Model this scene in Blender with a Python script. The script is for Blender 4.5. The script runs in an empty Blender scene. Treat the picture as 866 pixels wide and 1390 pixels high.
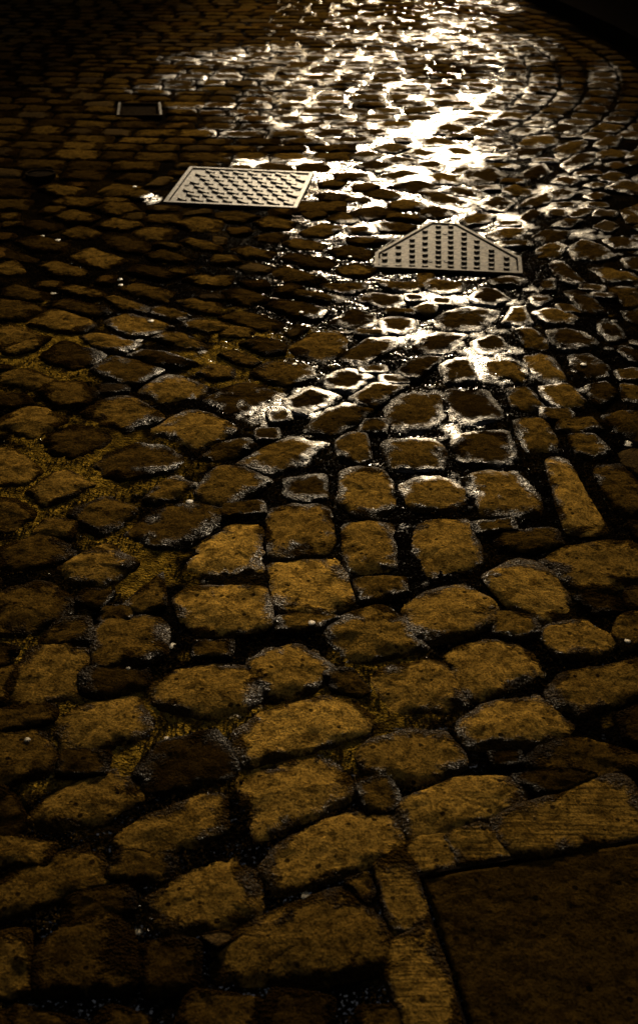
import bpy, math, random
import numpy as np
from mathutils import Vector, noise

random.seed(7); np.random.seed(7)
S = bpy.context.scene
C = S.collection

# ------------------------------------------------------------------ camera, light, exposure
F, HZ, CH = 1600.0, -250.0, 1.3          # focal length (px of the photo), horizon row, eye height
PIT = math.atan((650 - HZ) / F)
cd = bpy.data.cameras.new('camera'); cam = bpy.data.objects.new('camera', cd); C.objects.link(cam); S.camera = cam
cam.location = (0, 0, CH); cam.rotation_euler = (math.pi / 2 - PIT, 0, 0)
cd.sensor_fit = 'VERTICAL'; cd.sensor_height = 36; cd.lens = F / 1390 * 36; cd.shift_y = -45 / 1390
cd.clip_start = 0.05; cd.clip_end = 2000
cd.dof.use_dof = True; cd.dof.focus_distance = 2.5; cd.dof.aperture_fstop = 7

SUN_AZ, SUN_EL = math.radians(5), math.radians(15)
w = bpy.data.worlds.new('World'); S.world = w; w.use_nodes = True
nt = w.node_tree; bg = nt.nodes['Background']
sky = nt.nodes.new('ShaderNodeTexSky'); sky.sky_type = 'NISHITA'; sky.sun_disc = False
sky.sun_elevation = SUN_EL; sky.sun_rotation = SUN_AZ; sky.dust_density = 3.0
nt.links.new(sky.outputs[0], bg.inputs[0]); bg.inputs[1].default_value = 0.05
sv = Vector((math.sin(SUN_AZ) * math.cos(SUN_EL), math.cos(SUN_AZ) * math.cos(SUN_EL), math.sin(SUN_EL)))
ld = bpy.data.lights.new('sun', 'SUN'); sun = bpy.data.objects.new('sun', ld); C.objects.link(sun)
sun.rotation_euler = sv.to_track_quat('Z', 'Y').to_euler()
ld.energy = 1.5; ld.angle = math.radians(10); ld.color = (1.0, 0.87, 0.68)
S.view_settings.view_transform = 'Standard'; S.view_settings.look = 'None'; S.view_settings.gamma = 1
S.view_settings.exposure = 2.1
S.view_settings.use_white_balance = True
S.view_settings.white_balance_temperature = 7800; S.view_settings.white_balance_tint = 10

LIGHT_GAP_H = 3.75  # clear height of the added opening; lower puts the near ground in shade
# ------------------------------------------------------------------ helpers
def G(x, y, z=0.0):
    """ground point at a photo pixel"""
    X, Y = (x - 433) / F, -(y - 650) / F
    dy = math.cos(PIT) + Y * math.sin(PIT); dz = -math.sin(PIT) + Y * math.cos(PIT)
    k = (CH - z) / -dz
    return (X * k, dy * k)

def IMG(x, y):
    """photo pixel of a ground point (arrays)"""
    c, s = math.cos(PIT), math.sin(PIT)
    d = y * c + CH * s; v = y * s - CH * c
    return 433 + F * x / d, 650 - F * v / d

def _hash(ix, iy, k):
    n = (ix.astype(np.int64) * 374761393 + iy.astype(np.int64) * 668265263 + k * 1442695041) & 0x7fffffff
    n = ((n ^ (n >> 13)) * 1274126177) & 0x7fffffff
    return ((n ^ (n >> 16)) & 0xffff) / 65535.0

def vnoise(x, y, f, k=0):
    x = x * f + 1000; y = y * f + 1000
    ix = np.floor(x); iy = np.floor(y); u = x - ix; v = y - iy
    u = u * u * (3 - 2 * u); v = v * v * (3 - 2 * v)
    a = _hash(ix, iy, k); b = _hash(ix + 1, iy, k); c = _hash(ix, iy + 1, k); d = _hash(ix + 1, iy + 1, k)
    return (a * (1 - u) + b * u) * (1 - v) + (c * (1 - u) + d * u) * v

def fbm(x, y, f, k=0, o=3):
    r = 0; a = .5; t = 0
    for i in range(o):
        r = r + a * vnoise(x, y, f, k + i * 17); t += a; a *= .5; f *= 2.03
    return r / t

# where the street is flooded or soaked (measured on the ground, photo pixels as the map)
PUD = [(770,260,90,70,.5),(433,900,330,330,.2),(300,80,55,7,1),(280,105,45,7,.9),(225,120,38,5,.8),(370,65,32,4,.9),(300,145,45,4,.9),(310,178,26,6,1),(400,135,50,13,1),
 (400,165,55,12,1),(489,26,28,3,1),(426,45,24,3,.9),(494,50,38,7,1),(328,76,32,7,1),(480,78,62,8,1.1),(456,97,62,6,1),
 (397,107,42,7,1),(404,157,64,10,1.1),(452,180,46,9,1),(529,170,54,14,1.1),(577,52,48,8,1),(542,114,42,8,1.1),(570,131,48,8,1.1),
 (577,173,55,18,1.1),(618,31,28,8,1),(631,55,48,8,1),(698,62,40,10,.85),(677,77,50,9,.9),(630,74,42,5,1),(692,123,56,18,.95),(637,155,60,20,1.1),
 (735,172,36,18,.8),(660,3,22,4,1),(692,10,14,4,1),(575,240,62,6,.95),(620,210,76,20,.9),(560,228,46,6,.9),(640,270,60,18,.7),
 (340,219,24,5,1.2),(410,218,24,4,1.2),(206,268,10,5,1.2),(495,308,26,8,1),(695,300,38,26,.85),(745,225,36,24,.6),(600,405,100,18,.95),(545,448,66,20,1.05),
 (490,515,60,20,1.05),(420,545,70,22,1.0),(360,560,50,24,.8),(680,345,40,30,.7),(700,420,60,40,.8),(735,520,50,60,.5),(600,570,90,40,.75),(420,610,60,30,.7),
 (640,480,70,50,.8),(450,425,20,8,.9),(590,650,80,50,.6),(690,655,60,50,.6),(430,700,30,30,.4),(790,300,90,110,.42),(790,480,80,80,.36),(700,600,100,80,.34),(480,640,120,60,.36),(200,480,70,60,.22),(260,600,70,60,.3),(820,105,16,16,.7)]
def wetness(x, y):
    x = np.asarray(x, float); y = np.asarray(y, float)
    px, py = IMG(x, y)
    m = np.zeros_like(px)
    for cx, cy, rx, ry, a in PUD:
        m = np.maximum(m, (a * (.9 if a > .5 else 1) if cy > 205 else a * .54) * np.exp(-.5 * (((px - cx) / (rx * .8)) ** 2 + ((py - cy) / (ry * .8)) ** 2)))
    return m
def flood(x, y):
    n = fbm(x, y, 9, 3, 3) * .7 + fbm(x, y, 40, 9, 2) * .3
    px, py = IMG(np.asarray(x, float), np.asarray(y, float)); near = np.clip((py - 300) / 120, 0, 1)
    return np.clip((wetness(x, y) * (1 - .30 * near) + (n - .5) * (1.1 + .5 * near) - .52) * 4.5, 0, 1)

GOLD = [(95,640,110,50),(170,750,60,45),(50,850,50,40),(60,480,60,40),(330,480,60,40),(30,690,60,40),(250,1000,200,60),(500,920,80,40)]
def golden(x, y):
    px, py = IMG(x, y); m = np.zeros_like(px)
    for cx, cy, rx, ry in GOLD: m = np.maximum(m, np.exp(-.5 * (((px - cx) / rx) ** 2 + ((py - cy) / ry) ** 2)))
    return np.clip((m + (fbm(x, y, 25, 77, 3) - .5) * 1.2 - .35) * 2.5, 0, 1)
def mesh_obj(name, verts, faces, mat, parent=None, smooth=True, attrs=None):
    me = bpy.data.meshes.new(name); me.from_pydata([tuple(map(float, v)) for v in verts], [], faces)
    for k, vals in (attrs or {}).items():
        a = me.attributes.new(k, 'FLOAT', 'POINT'); a.data.foreach_set('value', np.asarray(vals, dtype=np.float32))
    if smooth: me.polygons.foreach_set('use_smooth', [True] * len(me.polygons))
    for m in (mat if isinstance(mat, (list, tuple)) else [mat]): me.materials.append(m)
    me.update()
    o = bpy.data.objects.new(name, me); C.objects.link(o)
    if parent: o.parent = parent
    return o

def tag(o, label=None, cat=None, group=None, kind=None):
    if label: o['label'] = label
    if cat: o['category'] = cat
    if group: o['group'] = group
    if kind: o['kind'] = kind
    return o

def empty(name, loc):
    o = bpy.data.objects.new(name, None); o.location = loc; o.empty_display_size = .05; C.objects.link(o); return o

class MB:
    """collects shapes for one mesh"""
    def __init__(s): s.v = []; s.f = []
    def prism(s, pts, z0, z1, top=0.0):
        """prism over a polygon, its upper rim pulled in by top"""
        n = len(pts); b = len(s.v); cx = sum(p[0] for p in pts) / n; cy = sum(p[1] for p in pts) / n
        s.v += [(p[0], p[1], z0) for p in pts]
        if top:
            s.v += [(p[0], p[1], z1 - top) for p in pts]
            for p in pts:
                d = math.hypot(p[0] - cx, p[1] - cy); k = 1 - top / max(d, 1e-6)
                s.v.append((cx + (p[0] - cx) * k, cy + (p[1] - cy) * k, z1))
            L = 3
        else:
            s.v += [(p[0], p[1], z1) for p in pts]; L = 2
        for l in range(L - 1):
            for i in range(n):
                j = (i + 1) % n
                s.f.append((b + l * n + i, b + l * n + j, b + (l + 1) * n + j, b + (l + 1) * n + i))
        s.f.append(tuple(b + (L - 1) * n + i for i in range(n))); s.f.append(tuple(b + n - 1 - i for i in range(n)))
    def ring(s, outer, inner, z0, z1):
        n = len(outer); b = len(s.v)
        for z in (z0, z1):
            s.v += [(p[0], p[1], z) for p in outer]; s.v += [(p[0], p[1], z) for p in inner]
        for i in range(n):
            j = (i + 1) % n
            s.f += [(b + i, b + j, b + 2 * n + j, b + 2 * n + i), (b + n + j, b + n + i, b + 3 * n + i, b + 3 * n + j),
                    (b + 2 * n + i, b + 2 * n + j, b + 3 * n + j, b + 3 * n + i), (b + j, b + i, b + n + i, b + n + j)]
    def box(s, x0, x1, y0, y1, z0, z1): s.prism([(x0, y0), (x1, y0), (x1, y1), (x0, y1)], z0, z1)
    def build(s, name, mat, parent=None, smooth=False): return mesh_obj(name, s.v, s.f, mat, parent, smooth)

# ------------------------------------------------------------------ materials
def mat(name):
    m = bpy.data.materials.new(name); m.use_nodes = True
    return m, m.node_tree, m.node_tree.nodes['Principled BSDF']
def nd(t, kind, **kw):
    n = t.nodes.new(kind)
    for k, v in kw.items(): setattr(n, k, v)
    return n
def val(t, op, a, b=None, c=None, clamp=False):
    n = t.nodes.new('ShaderNodeMath'); n.operation = op; n.use_clamp = clamp
    for i, q in enumerate((a, b, c)):
        if q is None: continue
        if isinstance(q, (int, float)): n.inputs[i].default_value = q
        else: t.links.new(q, n.inputs[i])
    return n.outputs[0]
def mix(t, f, a, b):
    n = t.nodes.new('ShaderNodeMix'); n.data_type = 'RGBA'
    for i, q in ((0, f), (6, a), (7, b)):
        if isinstance(q, (int, float)): n.inputs[i].default_value = q
        elif isinstance(q, tuple): n.inputs[i].default_value = (*q, 1)
        else: t.links.new(q, n.inputs[i])
    return n.outputs[2]
def tnoise(t, vec, scale, detail=4, rough=.6, w=None, dist=0):
    n = t.nodes.new('ShaderNodeTexNoise'); n.inputs['Scale'].default_value = scale
    n.inputs['Detail'].default_value = detail; n.inputs['Roughness'].default_value = rough; n.inputs['Distortion'].default_value = dist
    if w is not None: n.noise_dimensions = '4D'; t.links.new(w, n.inputs['W'])
    t.links.new(vec, n.inputs['Vector']); return n.outputs['Fac']
def step(t, x, lo, hi):
    n = t.nodes.new('ShaderNodeMapRange'); n.interpolation_type = 'SMOOTHSTEP'
    n.inputs['From Min'].default_value = lo; n.inputs['From Max'].default_value = hi
    t.links.new(x, n.inputs['Value']); return n.outputs['Result']
def attr(t, name): return nd(t, 'ShaderNodeAttribute', attribute_name=name).outputs['Fac']

def stone_material(name, lines=False):
    m, t, p = mat(name); L = t.links
    geo = nd(t, 'ShaderNodeNewGeometry'); pos = geo.outputs['Position']; isl = val(t, 'MULTIPLY', geo.outputs['Random Per Island'], 40)
    tone, wear, wet = attr(t, 'tone'), attr(t, 'wear'), attr(t, 'wet')
    big = tnoise(t, pos, 16, 5, .62, isl, .4); fine = tnoise(t, pos, 260, 3, .7, isl); mid = tnoise(t, pos, 60, 5, .65, isl)
    # worn crown of the stone: paler, smoother, with a ragged outline
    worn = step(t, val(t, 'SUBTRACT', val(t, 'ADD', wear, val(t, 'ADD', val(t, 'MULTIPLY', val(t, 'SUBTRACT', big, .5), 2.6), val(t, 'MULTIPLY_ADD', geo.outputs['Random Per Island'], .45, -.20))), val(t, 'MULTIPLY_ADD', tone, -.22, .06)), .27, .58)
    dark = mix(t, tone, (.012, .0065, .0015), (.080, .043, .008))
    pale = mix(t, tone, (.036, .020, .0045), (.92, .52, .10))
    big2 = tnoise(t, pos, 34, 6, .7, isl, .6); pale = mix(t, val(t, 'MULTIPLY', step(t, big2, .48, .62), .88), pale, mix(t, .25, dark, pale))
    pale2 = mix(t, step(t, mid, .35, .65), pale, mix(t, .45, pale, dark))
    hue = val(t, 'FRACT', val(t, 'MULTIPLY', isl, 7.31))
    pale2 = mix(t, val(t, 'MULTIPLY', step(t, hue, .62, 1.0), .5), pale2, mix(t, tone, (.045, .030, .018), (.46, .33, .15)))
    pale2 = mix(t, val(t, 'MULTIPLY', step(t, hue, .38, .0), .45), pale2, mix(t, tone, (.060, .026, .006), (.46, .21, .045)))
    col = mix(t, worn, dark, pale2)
    col = mix(t, val(t, 'MULTIPLY', step(t, fine, .46, .62), .85), col, mix(t, .8, col, (.008, .005, .002)))
    vor = nd(t, 'ShaderNodeTexVoronoi'); vor.inputs['Scale'].default_value = 34; L.new(pos, vor.inputs['Vector'])
    pit = val(t, 'MULTIPLY', val(t, 'LESS_THAN', val(t, 'ADD', vor.outputs['Distance'], val(t, 'MULTIPLY', mid, .25)), .262), 1.0)
    col = mix(t, val(t, 'MULTIPLY', pit, .85), col, (.006, .004, .002))
    L.new(col, p.inputs['Base Color'])
    # water film
    wn = tnoise(t, pos, 22, 4, .6, isl)
    film = step(t, val(t, 'ADD', wet, val(t, 'ADD', val(t, 'MULTIPLY', val(t, 'SUBTRACT', wn, .5), 1.0), val(t, 'MULTIPLY', val(t, 'SUBTRACT', .35, wear), .45))), .44, .70)
    film = val(t, 'MULTIPLY', film, val(t, 'SUBTRACT', 1.0, val(t, 'MULTIPLY', step(t, val(t, 'ADD', wear, val(t, 'MULTIPLY', val(t, 'SUBTRACT', big, .5), 1.0)), .40, .62), val(t, 'SUBTRACT', 1.0, step(t, wet, 1.02, 1.25)))), clamp=True)
    gl = tnoise(t, pos, 14, 3, .5, isl)
    shine = val(t, 'MULTIPLY', val(t, 'MULTIPLY', val(t, 'SUBTRACT', 1.0, worn), val(t, 'MULTIPLY', step(t, gl, .42, .62), step(t, wet, .06, .2))), .52, clamp=True)
    spk = tnoise(t, pos, 420, 2, .6); film = val(t, 'MAXIMUM', film, val(t, 'MULTIPLY', shine, step(t, spk, .44, .56)))
    rough = val(t, 'ADD', .72, val(t, 'MULTIPLY', val(t, 'SUBTRACT', mid, .5), .5))
    nmix = nd(t, 'ShaderNodeMix'); L.new(film, nmix.inputs[0]); L.new(rough, nmix.inputs[2]); nmix.inputs[3].default_value = .36
    L.new(nmix.outputs[0], p.inputs['Roughness'])
    L.new(val(t, 'MULTIPLY_ADD', film, .20, .0), p.inputs['Specular IOR Level'])
    L.new(val(t, 'MULTIPLY', film, val(t, 'MULTIPLY_ADD', step(t, spk, .38, .6), .45, .25)), p.inputs['Coat Weight']); p.inputs['Coat Roughness'].default_value = .17; p.inputs['Coat IOR'].default_value = 1.33
    # relief: grit on the unworn margin, fine grain on the crown
    vg = nd(t, 'ShaderNodeTexVoronoi'); vg.inputs['Scale'].default_value = 170; L.new(pos, vg.inputs['Vector'])
    vg2 = nd(t, 'ShaderNodeTexVoronoi'); vg2.inputs['Scale'].default_value = 330; L.new(pos, vg2.inputs['Vector'])
    grit = val(t, 'ADD', val(t, 'MULTIPLY', vg.outputs['Distance'], 1.0), val(t, 'MULTIPLY', vg2.outputs['Distance'], .5))
    inv = val(t, 'MULTIPLY', val(t, 'SUBTRACT', 1.15, worn), val(t, 'SUBTRACT', 1.0, val(t, 'MULTIPLY', film, .55)))
    h = val(t, 'ADD', val(t, 'MULTIPLY', grit, val(t, 'MULTIPLY', inv, .0042)), val(t, 'MULTIPLY', mid, .0042))
    h = val(t, 'ADD', h, val(t, 'MULTIPLY', fine, .0016))
    h = val(t, 'SUBTRACT', h, val(t, 'MULTIPLY', pit, .003))
    if lines:
        wv = nd(t, 'ShaderNodeTexNoise'); mp = nd(t, 'ShaderNodeMapping'); mp.inputs['Rotation'].default_value = (0, 0, lines)
        mp.inputs['Scale'].default_value = (8, 160, 8); L.new(pos, mp.inputs[0]); L.new(mp.outputs[0], wv.inputs['Vector'])
        wv.inputs['Scale'].default_value = 1; wv.inputs['Detail'].default_value = 4
        h = val(t, 'ADD', h, val(t, 'MULTIPLY', wv.outputs['Fac'], .003))
    b = nd(t, 'ShaderNodeBump'); b.inputs['Strength'].default_value = 1.0; b.inputs['Distance'].default_value = 1.0
    L.new(h, b.inputs['Height']); L.new(b.outputs[0], p.inputs['Normal'])
    fm = nd(t, 'ShaderNodeBump'); L.new(val(t, 'MULTIPLY_ADD', step(t, wet, .2, .6), -.6, .85), fm.inputs['Strength']); fm.inputs['Distance'].default_value = 1.0
    vg3 = nd(t, 'ShaderNodeTexVoronoi'); vg3.inputs['Scale'].default_value = 480; L.new(pos, vg3.inputs['Vector'])
    hc = val(t, 'ADD', val(t, 'MULTIPLY', h, .5), val(t, 'MULTIPLY', vg3.outputs['Distance'], .0016))
    L.new(hc, fm.inputs['Height']); L.new(fm.outputs[0], p.inputs['Coat Normal'])
    return m
M_stone = stone_material('sett_stone')
M_kerb = stone_material('tooled_kerb_stone', math.radians(20))
M_slab = stone_material('rough_slab')

def bed_material():
    m, t, p = mat('joint_grit'); L = t.links
    pos = nd(t, 'ShaderNodeNewGeometry').outputs['Position']; fl = attr(t, 'flood'); gold = attr(t, 'gold')
    n1 = tnoise(t, pos, 45, 5, .6); n2 = tnoise(t, pos, 7, 4, .5)
    moss = mix(t, step(t, n2, .48, .66), (.003, .002, .001), (.02, .012, .002))
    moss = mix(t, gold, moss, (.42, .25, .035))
    col = mix(t, step(t, n1, .4, .6), moss, mix(t, .7, moss, (.006, .004, .002)))
    col = mix(t, fl, col, (.02, .014, .007)); L.new(col, p.inputs['Base Color'])
    n = nd(t, 'ShaderNodeMix'); L.new(fl, n.inputs[0]); n.inputs[2].default_value = .5; n.inputs[3].default_value = .20
    L.new(n.outputs[0], p.inputs['Roughness'])
    v = nd(t, 'ShaderNodeTexVoronoi'); v.inputs['Scale'].default_value = 150; L.new(pos, v.inputs['Vector'])
    v2 = nd(t, 'ShaderNodeTexVoronoi'); v2.inputs['Scale'].default_value = 320; L.new(pos, v2.inputs['Vector'])
    h = val(t, 'ADD', val(t, 'MULTIPLY', v.outputs['Distance'], .010), val(t, 'MULTIPLY', v2.outputs['Distance'], .005))
    h = val(t, 'MULTIPLY', h, val(t, 'SUBTRACT', 1.0, val(t, 'MULTIPLY', fl, .93)))
    h = val(t, 'ADD', h, val(t, 'MULTIPLY', tnoise(t, pos, 30, 3), val(t, 'MULTIPLY', fl, .002)))
    b = nd(t, 'ShaderNodeBump'); b.inputs['Distance'].default_value = 1.0; L.new(h, b.inputs['Height']); L.new(b.outputs[0], p.inputs['Normal'])
    L.new(val(t, 'MULTIPLY_ADD', fl, .26, .0), p.inputs['Specular IOR Level'])
    gn = tnoise(t, pos, 190, 2, .6); gl = step(t, gn, .59, .66)
    L.new(val(t, 'MULTIPLY', gl, val(t, 'SUBTRACT', 1.0, fl)), p.inputs['Coat Weight']); p.inputs['Coat Roughness'].default_value = .12
    return m
M_bed = bed_material()

def simple(name, c0, c1, rough, scale=30, bump=.002, metallic=0.0, spec=.5):
    m, t, p = mat(name); pos = nd(t, 'ShaderNodeNewGeometry').outputs['Position']
    n = tnoise(t, pos, scale, 5, .65)
    t.links.new(mix(t, step(t, n, .35, .65), c0, c1), p.inputs['Base Color'])
    n2 = tnoise(t, pos, scale * 4, 4, .6)
    t.links.new(val(t, 'ADD', rough - .12, val(t, 'MULTIPLY', n2, .24)), p.inputs['Roughness'])
    b = nd(t, 'ShaderNodeBump'); b.inputs['Distance'].default_value = 1.0
    t.links.new(val(t, 'MULTIPLY', n2, bump), b.inputs['Height']); t.links.new(b.outputs[0], p.inputs['Normal'])
    p.inputs['Metallic'].default_value = metallic; p.inputs['Specular IOR Level'].default_value = spec
    return m
M_iron = simple('worn_wet_iron', (.10, .09, .076), (.022, .018, .014), .5, 22, .0014, .0, .05)
M_dull = simple('dull_worn_iron', (.12, .09, .052), (.03, .022, .011), .62, 30, .0012, .0, .02)
M_rust = simple('dark_iron', (.03, .021, .012), (.012, .009, .006), .7, 60, .002, .0, .0)
M_asph = simple('dark_pavement', (.012, .009, .006), (.006, .005, .004), .9, 60, .004, 0, .0)
M_scrap = simple('pale_scrap', (.42, .34, .19), (.26, .20, .11), .5, 200, .001)
M_void = simple('dark_hole_fill', (.004, .003, .002), (.008, .006, .004), .8)  # near-black colour for the keyhole discs and the gap round the lid
M_wall = simple('soot_stone_wall', (.09, .07, .05), (.05, .04, .03), .8, 4, .01)
M_glass = simple('window_glass', (.02, .02, .02), (.03, .03, .03), .15, 3, 0)
M_frame = simple('window_paint', (.3, .28, .24), (.25, .23, .2), .5)

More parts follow.
